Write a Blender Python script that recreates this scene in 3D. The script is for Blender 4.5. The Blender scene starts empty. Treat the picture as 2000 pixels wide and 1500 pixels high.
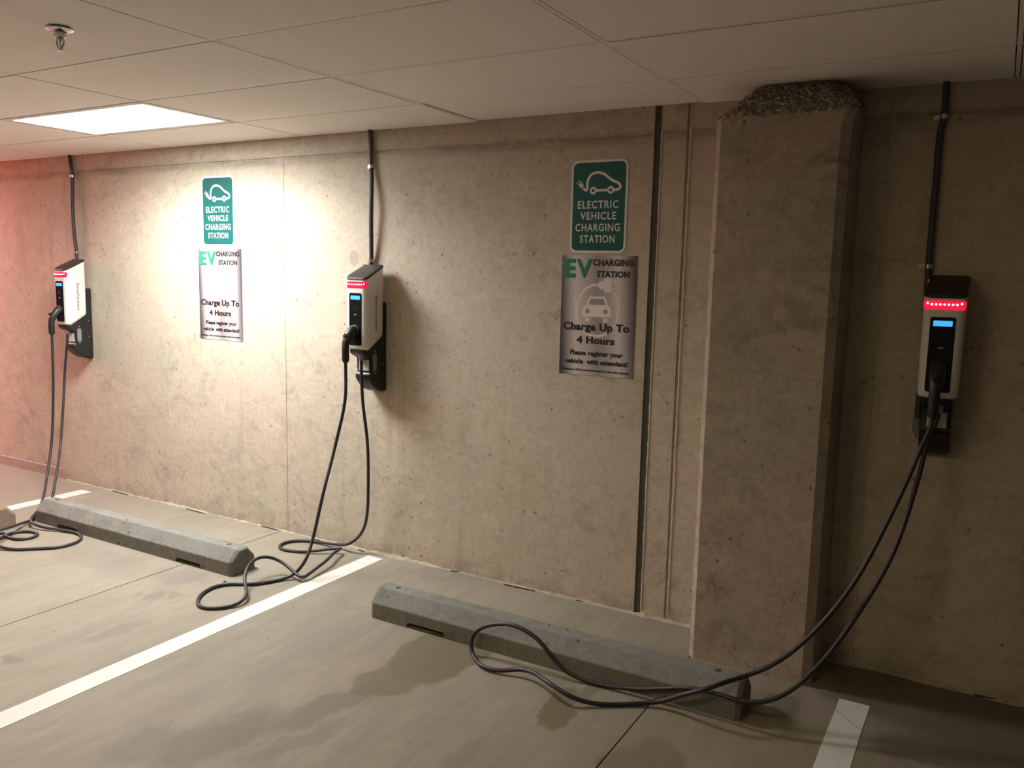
import bpy, bmesh, math, random
from mathutils import Vector, Matrix
random.seed(7)
SC = bpy.context.scene
COL = SC.collection
PI = math.pi

# ------------------------------------------------------------------ camera, world, lights, exposure
FPX = 1636.617
YAW, PITCH, ROLL = math.radians(-29.98001567), math.radians(-7.51709018), math.radians(1.31528321)
CAM = Vector((0.0, -3.81612, 1.68451))
H = 2.465                                    # ceiling height
cam = bpy.data.cameras.new('camera')
cam.sensor_fit = 'HORIZONTAL'
cam.sensor_width = 36.0
cam.lens = FPX / 2000.0 * 36.0
cam.clip_start = 0.05
co = bpy.data.objects.new('camera', cam)
COL.objects.link(co)
fw = Vector((math.sin(YAW) * math.cos(PITCH), math.cos(YAW) * math.cos(PITCH), math.sin(PITCH)))
rt = fw.cross(Vector((0, 0, 1))).normalized()
up = rt.cross(fw)
rt2 = math.cos(ROLL) * rt + math.sin(ROLL) * up
up2 = -math.sin(ROLL) * rt + math.cos(ROLL) * up
m = Matrix((rt2, up2, -fw)).transposed().to_4x4()
m.translation = CAM
co.matrix_world = m
SC.camera = co

w = bpy.data.worlds.new('world')
SC.world = w
w.use_nodes = True
w.node_tree.nodes['Background'].inputs[0].default_value = (1.0, 0.98, 0.86, 1)
w.node_tree.nodes['Background'].inputs[1].default_value = 0.035
SC.view_settings.view_transform = 'Standard'
SC.view_settings.look = 'None'
SC.view_settings.gamma = 1.0
SC.view_settings.use_curve_mapping = False
SC.view_settings.exposure = 0.0
PANEL = 32.0                                 # radiance of the lit ceiling panel

def area_light(name, loc, sx, sy, power, color):
    l = bpy.data.lights.new(name, 'AREA')
    l.shape = 'RECTANGLE'; l.size = sx; l.size_y = sy
    l.energy = power; l.color = color
    o = bpy.data.objects.new(name, l)
    o.location = loc
    COL.objects.link(o)
    return o
# unseen garage panels: the next along the wall, two dim ones added as aisle fill
area_light('unseen_garage_lamp', (-9.157, -0.81, H - 0.03), 1.1, 0.5, 150, (1.0, 0.93, 0.96))
area_light('unseen_garage_lamp', (-4.29, -3.21, H - 0.03), 1.1, 0.5, 16, (1.0, 0.88, 0.52))
area_light('unseen_garage_lamp', (-1.85, -3.81, H - 0.03), 1.1, 0.5, 32, (1.0, 0.87, 0.52))
# unseen red light added left of the frame for the red wash there
l = bpy.data.lights.new('red_wash_light', 'POINT')
l.energy = 145; l.color = (1.0, 0.10, 0.06); l.shadow_soft_size = 0.15
o = bpy.data.objects.new('red_wash_light', l)
o.location = (-9.0, -1.30, 1.95)
COL.objects.link(o)

# ------------------------------------------------------------------ materials
MATS = {}
def new_mat(name):
    mt = bpy.data.materials.new(name)
    mt.use_nodes = True
    MATS[name] = mt
    nt = mt.node_tree
    return mt, nt, nt.nodes['Principled BSDF']

class NT:
    def __init__(s, nt): s.nt = nt
    def n(s, t, **k):
        nd = s.nt.nodes.new(t)
        for a, b in k.items(): setattr(nd, a, b)
        return nd
    def link(s, a, b): s.nt.links.new(a, b)
    def val(s, sock, v):
        if hasattr(v, 'links') or isinstance(v, bpy.types.NodeSocket): s.link(v, sock)
        else: sock.default_value = v
    def pos(s):
        return s.n('ShaderNodeNewGeometry').outputs['Position']
    def mapped(s, vec, scale=(1, 1, 1), loc=(0, 0, 0), rot=(0, 0, 0)):
        mp = s.n('ShaderNodeMapping')
        mp.inputs['Scale'].default_value = scale
        mp.inputs['Location'].default_value = loc
        mp.inputs['Rotation'].default_value = rot
        s.link(vec, mp.inputs['Vector'])
        return mp.outputs[0]
    def noise(s, vec, scale, detail=4, rough=0.55, dist=0.0):
        nd = s.n('ShaderNodeTexNoise')
        s.link(vec, nd.inputs['Vector'])
        nd.inputs['Scale'].default_value = scale
        nd.inputs['Detail'].default_value = detail
        nd.inputs['Roughness'].default_value = rough
        nd.inputs['Distortion'].default_value = dist
        return nd.outputs['Fac']
    def voro(s, vec, scale, rnd=1.0):
        nd = s.n('ShaderNodeTexVoronoi')
        s.link(vec, nd.inputs['Vector'])
        nd.inputs['Scale'].default_value = scale
        nd.inputs['Randomness'].default_value = rnd
        return nd
    def ramp(s, fac, stops):
        nd = s.n('ShaderNodeValToRGB')
        el = nd.color_ramp.elements
        while len(el) < len(stops): el.new(0.5)
        for e, (p, c) in zip(el, stops):
            e.position = p
            e.color = (c, c, c, 1) if not hasattr(c, '__len__') else (*c[:3], 1)
        s.link(fac, nd.inputs[0])
        return nd.outputs[0]
    def math(s, op, a, b=0.0, c=None):
        nd = s.n('ShaderNodeMath', operation=op)
        s.val(nd.inputs[0], a); s.val(nd.inputs[1], b)
        if c is not None: s.val(nd.inputs[2], c)
        return nd.outputs[0]
    def smooth(s, v, a, b, lo=0.0, hi=1.0):
        nd = s.n('ShaderNodeMapRange', interpolation_type='SMOOTHSTEP')
        s.link(v, nd.inputs['Value'])
        nd.inputs['From Min'].default_value = a; nd.inputs['From Max'].default_value = b
        nd.inputs['To Min'].default_value = lo; nd.inputs['To Max'].default_value = hi
        return nd.outputs[0]
    def mix(s, fac, a, b, mode='MIX'):
        nd = s.n('ShaderNodeMix', data_type='RGBA', blend_type=mode)
        s.val(nd.inputs[0], fac)
        for i, v in ((6, a), (7, b)):
            if isinstance(v, bpy.types.NodeSocket): s.link(v, nd.inputs[i])
            else: nd.inputs[i].default_value = (*v[:3], 1)
        return nd.outputs[2]
    def bump(s, height, strength, dist, bsdf, prev=None):
        nd = s.n('ShaderNodeBump')
        nd.inputs['Strength'].default_value = strength
        nd.inputs['Distance'].default_value = dist
        s.link(height, nd.inputs['Height'])
        if prev is not None: s.link(prev, nd.inputs['Normal'])
        s.link(nd.outputs[0], bsdf.inputs['Normal'])
        return nd.outputs[0]

def concrete(name, base, pink, olive, dark, pit=1.0, blotch=0.6, rough=0.72, rough_bump=0.0, wall=False):
    mt, nt, b = new_mat(name)
    N = NT(nt)
    p = N.pos()
    big = N.noise(p, 1.1, 3, 0.5, 0.4)
    c = N.mix(N.ramp(big, [(0.36, 0.0), (0.62, 1.0)]), pink, olive)
    c = N.mix(N.ramp(N.noise(N.mapped(p, (1.3, 1.3, 0.8)), 2.3, 6, 0.62, 0.6), [(0.40, 0.0), (0.66, 1.0)]), c, base)
    # trowel blotches
    bl = N.noise(N.mapped(p, (1, 1, 1.5), (3.1, 0, 1.7)), 4.5, 9, 0.70, 1.2)
    msk = N.ramp(N.noise(N.mapped(p, (1, 1, 1), (9, 4, 2)), 1.4, 3), [(0.40, 0.25), (0.62, 1.0)])
    c = N.mix(N.math('MULTIPLY', N.math('MULTIPLY', N.ramp(bl, [(0.50, 0.0), (0.66, 1.0)]), msk), blotch), c, dark)
    # fine mottle
    fine = N.noise(p, 38, 6, 0.7)
    c = N.mix(N.ramp(fine, [(0.30, 0.40), (0.60, 0.0)]), c, dark)
    mid = N.noise(N.mapped(p, (1, 1, 1), (1, 7, 3)), 13, 6, 0.7, 0.6)
    c = N.mix(N.ramp(mid, [(0.52, 0.0), (0.70, 0.40)]), c, dark)
    c = N.mix(N.ramp(N.noise(N.mapped(p, (1, 1, 1), (4, 1, 8)), 8, 6, 0.7, 0.8), [(0.54, 0.0), (0.72, 0.45)]), c, tuple(min(1, 1.30 * q) for q in base))
    if wall:
        # form-line dirt, damp foot and faint runs down the wall
        xyz = N.n('ShaderNodeSeparateXYZ'); N.link(p, xyz.inputs[0])
        nz = N.noise(N.mapped(p, (1.2, 1, 6)), 2.2, 5, 0.7, 0.5)
        band = N.math('MULTIPLY', N.smooth(N.math('ABSOLUTE', N.math('SUBTRACT', xyz.outputs['Z'], 2.335)), 0.0, 0.05, 1.0, 0.0), N.ramp(nz, [(0.38, 0.15), (0.60, 0.85)]))
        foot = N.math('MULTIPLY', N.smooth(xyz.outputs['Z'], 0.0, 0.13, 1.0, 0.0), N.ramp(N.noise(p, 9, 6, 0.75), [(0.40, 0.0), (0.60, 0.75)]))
        runs = N.math('MULTIPLY', N.ramp(N.noise(N.mapped(p, (9, 9, 0.5)), 1.0, 4, 0.6), [(0.52, 0.0), (0.70, 0.40)]), N.ramp(N.noise(p, 0.9, 2), [(0.42, 0.0), (0.60, 1.0)]))
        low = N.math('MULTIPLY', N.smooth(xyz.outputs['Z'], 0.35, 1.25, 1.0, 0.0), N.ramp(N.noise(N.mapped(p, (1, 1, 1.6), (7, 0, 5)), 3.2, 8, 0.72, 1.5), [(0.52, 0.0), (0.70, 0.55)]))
        blob = N.n('ShaderNodeMapping', vector_type='TEXTURE')
        blob.inputs['Location'].default_value = (-3.288, 0, 1.752); blob.inputs['Scale'].default_value = (0.036, 1, 0.048)
        N.link(p, blob.inputs['Vector'])
        ln = N.n('ShaderNodeVectorMath', operation='LENGTH'); N.link(blob.outputs[0], ln.inputs[0])
        bl2 = N.smooth(N.math('ADD', ln.outputs['Value'], N.math('MULTIPLY', mid, 0.6)), 1.1, 1.4, 0.55, 0.0)
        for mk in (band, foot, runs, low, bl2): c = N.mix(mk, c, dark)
    # air holes
    v = N.voro(p, 17.0)
    hole = N.math('MULTIPLY', N.smooth(v.outputs['Distance'], 0.06, 0.17, 1.0, 0.0),
                  N.ramp(N.noise(p, 2.6, 2), [(0.40, 0.1), (0.55, 1.0)]))
    sel = N.ramp(N.noise(v.outputs['Position'], 31.0, 1), [(0.40, 0.0), (0.52, 1.0)])
    hole = N.math('MULTIPLY', hole, sel)
    v2 = N.voro(p, 55.0)
    h2 = N.math('MULTIPLY', N.smooth(v2.outputs['Distance'], 0.07, 0.16, 1.0, 0.0),
                N.ramp(N.noise(v2.outputs['Position'], 17.0, 1), [(0.53, 0.0), (0.60, 1.0)]))
    pits = N.math('MULTIPLY', N.math('MAXIMUM', hole, h2), pit)
    c = N.mix(N.math('MULTIPLY', pits, 0.75), c, tuple(0.50 * x for x in dark))
    nt.links.new(c, b.inputs['Base Color'])
    b.inputs['Roughness'].default_value = rough
    b.inputs['Specular IOR Level'].default_value = 0.35
    hgt = N.math('SUBTRACT', N.math('ADD', N.math('MULTIPLY', fine, 0.25), N.math('MULTIPLY', bl, 0.5)), pits)
    nb = N.bump(hgt, 0.35, 0.004, b)
    if rough_bump:
        N.bump(N.noise(p, 60, 8, 0.8, 0.5), rough_bump, 0.012, b, nb)
    return mt

concrete('wall_concrete', (0.53, 0.45, 0.36), (0.57, 0.445, 0.365), (0.485, 0.435, 0.325), (0.28, 0.24, 0.19), wall=True)
concrete('column_concrete', (0.42, 0.355, 0.285), (0.44, 0.345, 0.29), (0.36, 0.335, 0.25), (0.175, 0.15, 0.12), blotch=0.9)
def aggregate():
    mt, nt, b = new_mat('broken_concrete')
    N = NT(nt); p = N.pos()
    v = N.voro(p, 85.0)
    wob = N.noise(p, 30, 5, 0.7)
    st = N.noise(v.outputs['Position'], 60.0, 1)
    c = N.mix(N.ramp(st, [(0.38, 0.0), (0.60, 1.0)]), (0.38, 0.315, 0.245), (0.85, 0.75, 0.61))
    c = N.mix(N.smooth(N.math('ADD', v.outputs['Distance'], N.math('MULTIPLY', wob, 0.5)), 0.45, 0.85, 0.0, 0.85), c, (0.17, 0.142, 0.11))
    c = N.mix(N.ramp(N.noise(p, 14, 5, 0.7), [(0.50, 0.0), (0.66, 0.70)]), c, (0.20, 0.17, 0.13))
    nt.links.new(c, b.inputs['Base Color'])
    b.inputs['Roughness'].default_value = 0.9
    h = N.math('SUBTRACT', N.math('MULTIPLY', wob, 0.8), v.outputs['Distance'])
    N.bump(h, 1.0, 0.012, b)
aggregate()
concrete('stop_concrete', (0.205, 0.195, 0.175), (0.225, 0.205, 0.182), (0.175, 0.175, 0.153), (0.085, 0.080, 0.070), pit=1.5, blotch=0.6, rough=0.8)
concrete('brown_stop_concrete', (0.25, 0.17, 0.12), (0.27, 0.18, 0.13), (0.22, 0.16, 0.11), (0.14, 0.10, 0.08), blotch=0.5, rough=0.8)
concrete('bead_concrete', (0.52, 0.44, 0.34), (0.54, 0.44, 0.35), (0.46, 0.41, 0.30), (0.32, 0.27, 0.21), blotch=0.3)
concrete('curb_concrete', (0.40, 0.30, 0.26), (0.42, 0.31, 0.27), (0.37, 0.30, 0.25), (0.26, 0.21, 0.18), blotch=0.4)
concrete('mortar', (0.42, 0.36, 0.26), (0.44, 0.36, 0.27), (0.38, 0.335, 0.23), (0.20, 0.17, 0.12), pit=1.5, blotch=0.8, rough=0.85, rough_bump=0.4)

def floor_mat():
    mt, nt, b = new_mat('floor_concrete')
    N = NT(nt)
    p = N.pos()
    c = N.mix(N.ramp(N.noise(p, 0.8, 3, 0.5, 0.5), [(0.35, 0.0), (0.65, 1.0)]), (0.268, 0.230, 0.177), (0.236, 0.210, 0.168))
    c = N.mix(N.ramp(N.noise(N.mapped(p, (1.6, 0.7, 1)), 2.4, 7, 0.65, 0.8), [(0.42, 0.0), (0.72, 0.55)]), c, (0.167, 0.143, 0.112))
    c = N.mix(N.ramp(N.noise(N.mapped(p, (1, 0.6, 1), (5, 2, 0)), 3.4, 8, 0.7, 0.5), [(0.53, 0.0), (0.75, 0.5)]), c, (0.322, 0.286, 0.228))
    # broom finish running away from the wall
    br = N.noise(N.mapped(p, (120, 3.0, 1)), 1.0, 4, 0.7)
    br2 = N.noise(N.mapped(p, (22, 1.0, 1), (2, 8, 0)), 1.0, 5, 0.7)
    c = N.mix(N.ramp(br, [(0.32, 0.22), (0.60, 0.0)]), c, (0.129, 0.112, 0.087))
    c = N.mix(N.ramp(br2, [(0.36, 0.30), (0.56, 0.0)]), c, (0.161, 0.140, 0.108))
    # small dark specks
    v = N.voro(p, 9.0)
    sp = N.math('MULTIPLY', N.smooth(v.outputs['Distance'], 0.04, 0.09, 1.0, 0.0),
                N.ramp(N.noise(v.outputs['Position'], 23.0, 1), [(0.56, 0.0), (0.60, 1.0)]))
    c = N.mix(N.math('MULTIPLY', sp, 0.5), c, (0.064, 0.053, 0.038))
    # stains: (x, y, rx, ry, rot, strength, group)
    wob = N.n('ShaderNodeTexNoise')
    N.link(p, wob.inputs['Vector'])
    wob.inputs['Scale'].default_value = 5.0; wob.inputs['Detail'].default_value = 6; wob.inputs['Roughness'].default_value = 0.6
    sub = N.n('ShaderNodeVectorMath', operation='SUBTRACT')
    N.link(wob.outputs['Color'], sub.inputs[0]); sub.inputs[1].default_value = (0.5, 0.5, 0.5)
    def stain_mask(lst, amt, soft):
        sc = N.n('ShaderNodeVectorMath', operation='SCALE')
        N.link(sub.outputs[0], sc.inputs[0]); sc.inputs['Scale'].default_value = amt
        ad = N.n('ShaderNodeVectorMath', operation='ADD')
        N.link(p, ad.inputs[0]); N.link(sc.outputs[0], ad.inputs[1])
        tot = None
        for (x, y, rx, ry, rot, st) in lst:
            mp = N.n('ShaderNodeMapping', vector_type='TEXTURE')
            mp.inputs['Location'].default_value = (x, y, 0)
            mp.inputs['Rotation'].default_value = (0, 0, rot)
            mp.inputs['Scale'].default_value = (rx, ry, 5)
            N.link(ad.outputs[0], mp.inputs['Vector'])
            ln = N.n('ShaderNodeVectorMath', operation='LENGTH')
            N.link(mp.outputs[0], ln.inputs[0])
            mk = N.smooth(ln.outputs['Value'], 1.0 - soft, 1.0 + soft, st, 0.0)
            tot = mk if tot is None else N.math('MAXIMUM', tot, mk)
        return tot
    wet = stain_mask([(-2.03, -0.93, 0.17, 0.27, 0.25, 1.0), (-2.06, -1.22, 0.12, 0.16, 0.0, 0.85), (-1.93, -0.80, 0.10, 0.14, 0.0, 1.0),
                      (-1.36, -1.02, 0.075, 0.17, 0.1, 1.0), (-1.33, -0.83, 0.03, 0.07, 0.3, 0.6)], 0.22, 0.10)
    grey = stain_mask([(-2.13, -1.52, 0.07, 0.27, -0.25, 0.8), (-2.31, -1.88, 0.12, 0.25, -0.3, 0.9), (-2.50, -2.05, 0.10, 0.14, 0.0, 0.6),
                       (-2.05, -1.75, 0.04, 0.22, -0.2, 0.5), (-3.41, -1.55, 0.05, 0.16, -0.1, 0.5), (-3.63, -1.12, 0.035, 0.04, 0, 0.7),
                       (-3.70, -1.17, 0.03, 0.03, 0, 0.6), (-3.52, -1.94, 0.035, 0.05, 0, 0.8), (-3.55, -1.10, 0.03, 0.05, 0, 0.6),
                       (-4.35, -0.98, 0.45, 0.13, 0.0, 0.4), (-3.75, -0.90, 0.18, 0.10, 0, 0.45), (-1.5, -1.5, 0.05, 0.12, 0, 0.4)], 0.26, 0.35)
    brown = stain_mask([(0.55, -0.15, 0.95, 0.46, 0.10, 1.0), (-0.30, -0.20, 0.22, 0.24, 0.2, 1.0), (0.0, -0.52, 0.30, 0.12, 0.5, 0.9),  # brown stains; beside the column the dark colour also holds its shadow
                        (-0.92, -1.27, 0.13, 0.22, 0.2, 0.55), (-0.60, -0.52, 0.08, 0.10, 0, 0.75), (0.35, -0.60, 0.24, 0.28, 0, 0.8)], 0.25, 0.18)
    c = N.mix(N.math('MULTIPLY', wet, 0.82), c, (0.125, 0.105, 0.058))
    c = N.mix(N.math('MULTIPLY', grey, 0.78), c, (0.135, 0.118, 0.097))
    c = N.mix(N.math('MULTIPLY', brown, 0.72), c, (0.065, 0.052, 0.033))
    # the slab right of the joint is a little browner
    xyz = N.n('ShaderNodeSeparateXYZ'); N.link(p, xyz.inputs[0])
    c = N.mix(N.smooth(xyz.outputs['X'], -1.075, -1.065, 0.0, 0.20), c, (0.24, 0.18, 0.125))
    nt.links.new(c, b.inputs['Base Color'])
    b.inputs['Roughness'].default_value = 0.66
    b.inputs['Specular IOR Level'].default_value = 0.35
    h = N.math('ADD', N.math('MULTIPLY', br, 0.6), N.math('MULTIPLY', N.noise(p, 70, 5, 0.7), 0.4))
    N.bump(h, 0.30, 0.003, b)
floor_mat()

def plain(name, color, rough=0.5, metal=0.0, emis=None, estr=0.0, spec=0.5, var=0.0, coat=0.0, bump=0.0, vscale=20):
    mt, nt, b = new_mat(name)
    N = NT(nt)
    b.inputs['Roughness'].default_value = rough
    b.inputs['Metallic'].default_value = metal
    b.inputs['Specular IOR Level'].default_value = spec
    b.inputs['Coat Weight'].default_value = coat
    b.inputs['Base Color'].default_value = (*color, 1)
    if emis:
        b.inputs['Emission Color'].default_value = (*emis, 1)
        b.inputs['Emission Strength'].default_value = estr
    if var or bump:
        tc = N.n('ShaderNodeTexCoord').outputs['Object']
        nz = N.noise(tc, vscale, 5, 0.6)
        if var:
            c = N.mix(N.ramp(nz, [(0.35, 0.0), (0.7, 1.0)]), color, tuple(x * (1 - var) for x in color))
            nt.links.new(c, b.inputs['Base Color'])
        if bump: N.bump(nz, bump, 0.002, b)
    return mt
plain('ceiling_tile', (0.92, 0.885, 0.85), 0.85, var=0.05, bump=0.10, vscale=60, spec=0.2)
plain('ceiling_tee', (0.90, 0.86, 0.82), 0.6, var=0.04)
plain('ceiling_void', (0.10, 0.09, 0.08), 0.9, var=0.2)
plain('panel_glow', (0.9, 0.9, 0.9), 0.5, emis=(0.96, 1.0, 0.98), estr=PANEL)
plain('lamp_frame', (0.78, 0.76, 0.74), 0.5, var=0.03)
plain('sealant', (0.085, 0.085, 0.062), 0.7, var=0.3, bump=0.2)
plain('groove_dark', (0.05, 0.042, 0.03), 0.9, var=0.3)
plain('white_case', (0.70, 0.68, 0.65), 0.34, var=0.03, spec=0.5)
plain('dark_cap', (0.045, 0.032, 0.031), 0.5, var=0.15, spec=0.3)
plain('black_plastic', (0.018, 0.017, 0.017), 0.42, var=0.2, spec=0.45)
plain('gloss_black', (0.012, 0.010, 0.012), 0.18, spec=0.5, var=0.1)
plain('rubber', (0.030, 0.027, 0.030), 0.48, var=0.25, spec=0.45, bump=0.05)
plain('conduit_rubber', (0.055, 0.055, 0.060), 0.5, var=0.2, bump=0.1)
plain('steel', (0.62, 0.60, 0.57), 0.28, metal=1.0, var=0.1)
plain('chrome', (0.55, 0.55, 0.55), 0.14, metal=1.0, var=0.05)
plain('grey_plastic', (0.22, 0.22, 0.22), 0.5, var=0.1)
plain('sticker', (0.55, 0.54, 0.53), 0.5, var=0.1)
plain('red_lens', (0.55, 0.01, 0.04), 0.3, emis=(1.0, 0.012, 0.06), estr=0.85)
plain('led_dot', (1, 0.6, 0.6), 0.4, emis=(1.0, 0.42, 0.46), estr=5.0)
plain('screen_glow', (0.05, 0.3, 0.5), 0.3, emis=(0.06, 0.42, 0.95), estr=1.1)
plain('icon_grey', (0.30, 0.30, 0.31), 0.4, var=0.05)
plain('icon_dim', (0.045, 0.050, 0.060), 0.4, var=0.05)
plain('side_print', (0.09, 0.085, 0.08), 0.5, var=0.05)
plain('sign_white', (0.72, 0.70, 0.66), 0.45, var=0.05)
plain('sign_green', (0.001, 0.092, 0.086), 0.35, var=0.08, vscale=8)
plain('ev_green', (0.010, 0.235, 0.135), 0.4, var=0.05)
plain('print_black', (0.013, 0.010, 0.013), 0.45, var=0.1)
plain('print_pale', (0.74, 0.67, 0.67), 0.4, var=0.04)
plain('print_grey', (0.30, 0.265, 0.265), 0.4, var=0.04)
plain('stone', (0.40, 0.35, 0.28), 0.8, var=0.2)
plain('green_bit', (0.02, 0.22, 0.13), 0.6, var=0.1)

def paint_mat():
    mt, nt, b = new_mat('white_paint')
    N = NT(nt); p = N.pos()
    c = N.mix(N.ramp(N.noise(p, 9, 7, 0.7), [(0.38, 0.35), (0.62, 0.0)]), (0.62, 0.595, 0.57), (0.47, 0.445, 0.41))
    c = N.mix(N.ramp(N.noise(N.mapped(p, (90, 4, 1)), 1, 4, 0.7), [(0.30, 0.25), (0.5, 0.0)]), c, (0.55, 0.50, 0.43))
    v = N.voro(p, 16.0)
    sp = N.math('MULTIPLY', N.smooth(v.outputs['Distance'], 0.04, 0.10, 1.0, 0.0),
                N.ramp(N.noise(v.outputs['Position'], 23.0, 1), [(0.58, 0.0), (0.62, 1.0)]))
    c = N.mix(N.math('MULTIPLY', sp, 0.6), c, (0.2, 0.17, 0.13))
    nt.links.new(c, b.inputs['Base Color'])
    b.inputs['Roughness'].default_value = 0.6
    N.bump(N.noise(p, 80, 4), 0.15, 0.002, b)
paint_mat()

def silver_mat():
    mt, nt, b = new_mat('brushed_silver')
    N = NT(nt)
    tc = N.n('ShaderNodeTexCoord').outputs['Object']
    sx = N.n('ShaderNodeSeparateXYZ'); N.link(tc, sx.inputs[0])
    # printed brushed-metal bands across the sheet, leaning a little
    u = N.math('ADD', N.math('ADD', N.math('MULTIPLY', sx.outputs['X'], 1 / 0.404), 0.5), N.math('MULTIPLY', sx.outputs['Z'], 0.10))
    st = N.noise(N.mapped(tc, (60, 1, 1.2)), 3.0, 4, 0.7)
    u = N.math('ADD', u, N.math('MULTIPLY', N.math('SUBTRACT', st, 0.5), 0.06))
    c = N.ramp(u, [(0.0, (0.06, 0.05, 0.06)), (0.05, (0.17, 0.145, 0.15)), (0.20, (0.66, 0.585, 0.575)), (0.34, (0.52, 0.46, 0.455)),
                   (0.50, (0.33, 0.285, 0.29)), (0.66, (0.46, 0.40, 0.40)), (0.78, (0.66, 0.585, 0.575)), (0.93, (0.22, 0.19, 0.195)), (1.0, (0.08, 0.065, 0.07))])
    nt.links.new(c, b.inputs['Base Color'])
    b.inputs['Roughness'].default_value = 0.38
    b.inputs['Metallic'].default_value = 0.15
silver_mat()

# ------------------------------------------------------------------ mesh helpers
def obj(name, bm, mat, parent=None, smooth=False, loc=None):
    bmesh.ops.recalc_face_normals(bm, faces=bm.faces[:])
    me = bpy.data.meshes.new(name)
    bm.to_mesh(me); bm.free()
    mats = mat if isinstance(mat, (list, tuple)) else [mat]
    for mm in mats: me.materials.append(MATS[mm])
    if smooth:
        for f in me.polygons: f.use_smooth = True
        try: me.set_sharp_from_angle(angle=math.radians(42))
        except Exception: pass
    o = bpy.data.objects.new(name, me)
    COL.objects.link(o)
    if parent: o.parent = parent
    if loc: o.location = loc
    return o
def tag(o, label, cat, group=None):
    o['label'] = label; o['category'] = cat
    if group: o['group'] = group
    return o
def thing(name, label, cat, loc=(0, 0, 0), group=None):
    o = bpy.data.objects.new(name, None)
    o.empty_display_size = 0.1
    COL.objects.link(o)
    o.location = loc
    return tag(o, label, cat, group)
def struct(name, bm, mat, smooth=False):
    o = obj(name, bm, mat, smooth=smooth)
    o['kind'] = 'structure'
    return o
def add_box(bm, x0, x1, y0, y1, z0, z1, mi=0):
    vs = [bm.verts.new((x, y, z)) for z in (z0, z1) for y in (y0, y1) for x in (x0, x1)]
    for f in ((0, 1, 3, 2), (4, 5, 7, 6), (0, 1, 5, 4), (2, 3, 7, 6), (0, 2, 6, 4), (1, 3, 7, 5)):
        fc = bm.faces.new([vs[i] for i in f]); fc.material_index = mi
    return vs
def box(*a, bevel=0.0, seg=2):
    bm = bmesh.new(); add_box(bm, *a)
    if bevel: bmesh.ops.bevel(bm, geom=bm.edges[:], offset=bevel, segments=seg, affect='EDGES', profile=0.5)
    return bm
def add_prism(bm, pts, axis, a, b, mi=0):
    # pts 2-D outline, extruded along axis from a to b
    def P(p, t):
        return {'x': (t, p[0], p[1]), 'y': (p[0], t, p[1]), 'z': (p[0], p[1], t)}[axis]
    v0 = [bm.verts.new(P(p, a)) for p in pts]; v1 = [bm.verts.new(P(p, b)) for p in pts]
    n = len(pts); fs = [bm.faces.new(v0), bm.faces.new(v1)]
    for i in range(n): fs.append(bm.faces.new((v0[i], v0[(i + 1) % n], v1[(i + 1) % n], v1[i])))
    for f in fs: f.material_index = mi
def prism(pts, axis, a, b, bevel=0.0, seg=2):
    bm = bmesh.new(); add_prism(bm, pts, axis, a, b)
    if bevel:
        bmesh.ops.recalc_face_normals(bm, faces=bm.faces[:])
        bmesh.ops.bevel(bm, geom=bm.edges[:], offset=bevel, segments=seg, affect='EDGES', profile=0.5)
    return bm
def rrect(w, h, r, cx=0, cy=0, n=6):
    out = []
    for (sx, sy, a0) in ((1, 1, 0), (-1, 1, 90), (-1, -1, 180), (1, -1, 270)):
        for k in range(n + 1):
            a = math.radians(a0 + 90 * k / n)
            out.append((cx + sx * (w / 2 - r) + r * math.cos(a), cy + sy * (h / 2 - r) + r * math.sin(a)))
    return out
def circle(cx, cy, r, n=24, ry=None):
    ry = ry or r
    return [(cx + r * math.cos(2 * PI * k / n), cy + ry * math.sin(2 * PI * k / n)) for k in range(n)]
def add_tube(bm, path, rad, n=10, closed=False, mi=0, caps=True):
    path = [Vector(p) for p in path]
    rads = rad if hasattr(rad, '__len__') else [rad] * len(path)
    N = len(path)
    rings = []; prev = None
    for i, p in enumerate(path):
        if closed: t = path[(i + 1) % N] - path[i - 1]
        else: t = path[min(i + 1, N - 1)] - path[max(i - 1, 0)]
        t.normalize()
        if prev is None:
            a = Vector((0, 0, 1)) if abs(t.z) < 0.9 else Vector((1, 0, 0))
            nrm = (a - t * a.dot(t)).normalized()
        else:
            nrm = (prev - t * prev.dot(t)).normalized()
        prev = nrm
        bn = t.cross(nrm)
        rings.append([bm.verts.new(p + rads[i] * (math.cos(2 * PI * k / n) * nrm + math.sin(2 * PI * k / n) * bn)) for k in range(n)])
    for i in range(N if closed else N - 1):
        a, b = rings[i], rings[(i + 1) % N]
        for k in range(n):
            f = bm.faces.new((a[k], a[(k + 1) % n], b[(k + 1) % n], b[k])); f.material_index = mi
    if caps and not closed:
        for r in (rings[0], rings[-1]):
            f = bm.faces.new(r); f.material_index = mi
def tube(path, rad, n=10, closed=False):
    bm = bmesh.new(); add_tube(bm, path, rad, n, closed); return bm
def add_lathe(bm, prof, cx=0, cy=0, n=24):
    # prof: list of (radius, z)
    rings = [[bm.verts.new((cx + r * math.cos(2 * PI * k / n), cy + r * math.sin(2 * PI * k / n), z)) for k in range(n)] for r, z in prof]
    for a, b in zip(rings, rings[1:]):
        for k in range(n): bm.faces.new((a[k], a[(k + 1) % n], b[(k + 1) % n], b[k]))
    bm.faces.new(rings[0]); bm.faces.new(rings[-1])
def lathe(prof, n=24):
    bm = bmesh.new(); add_lathe(bm, prof, n=n); return bm
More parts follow.
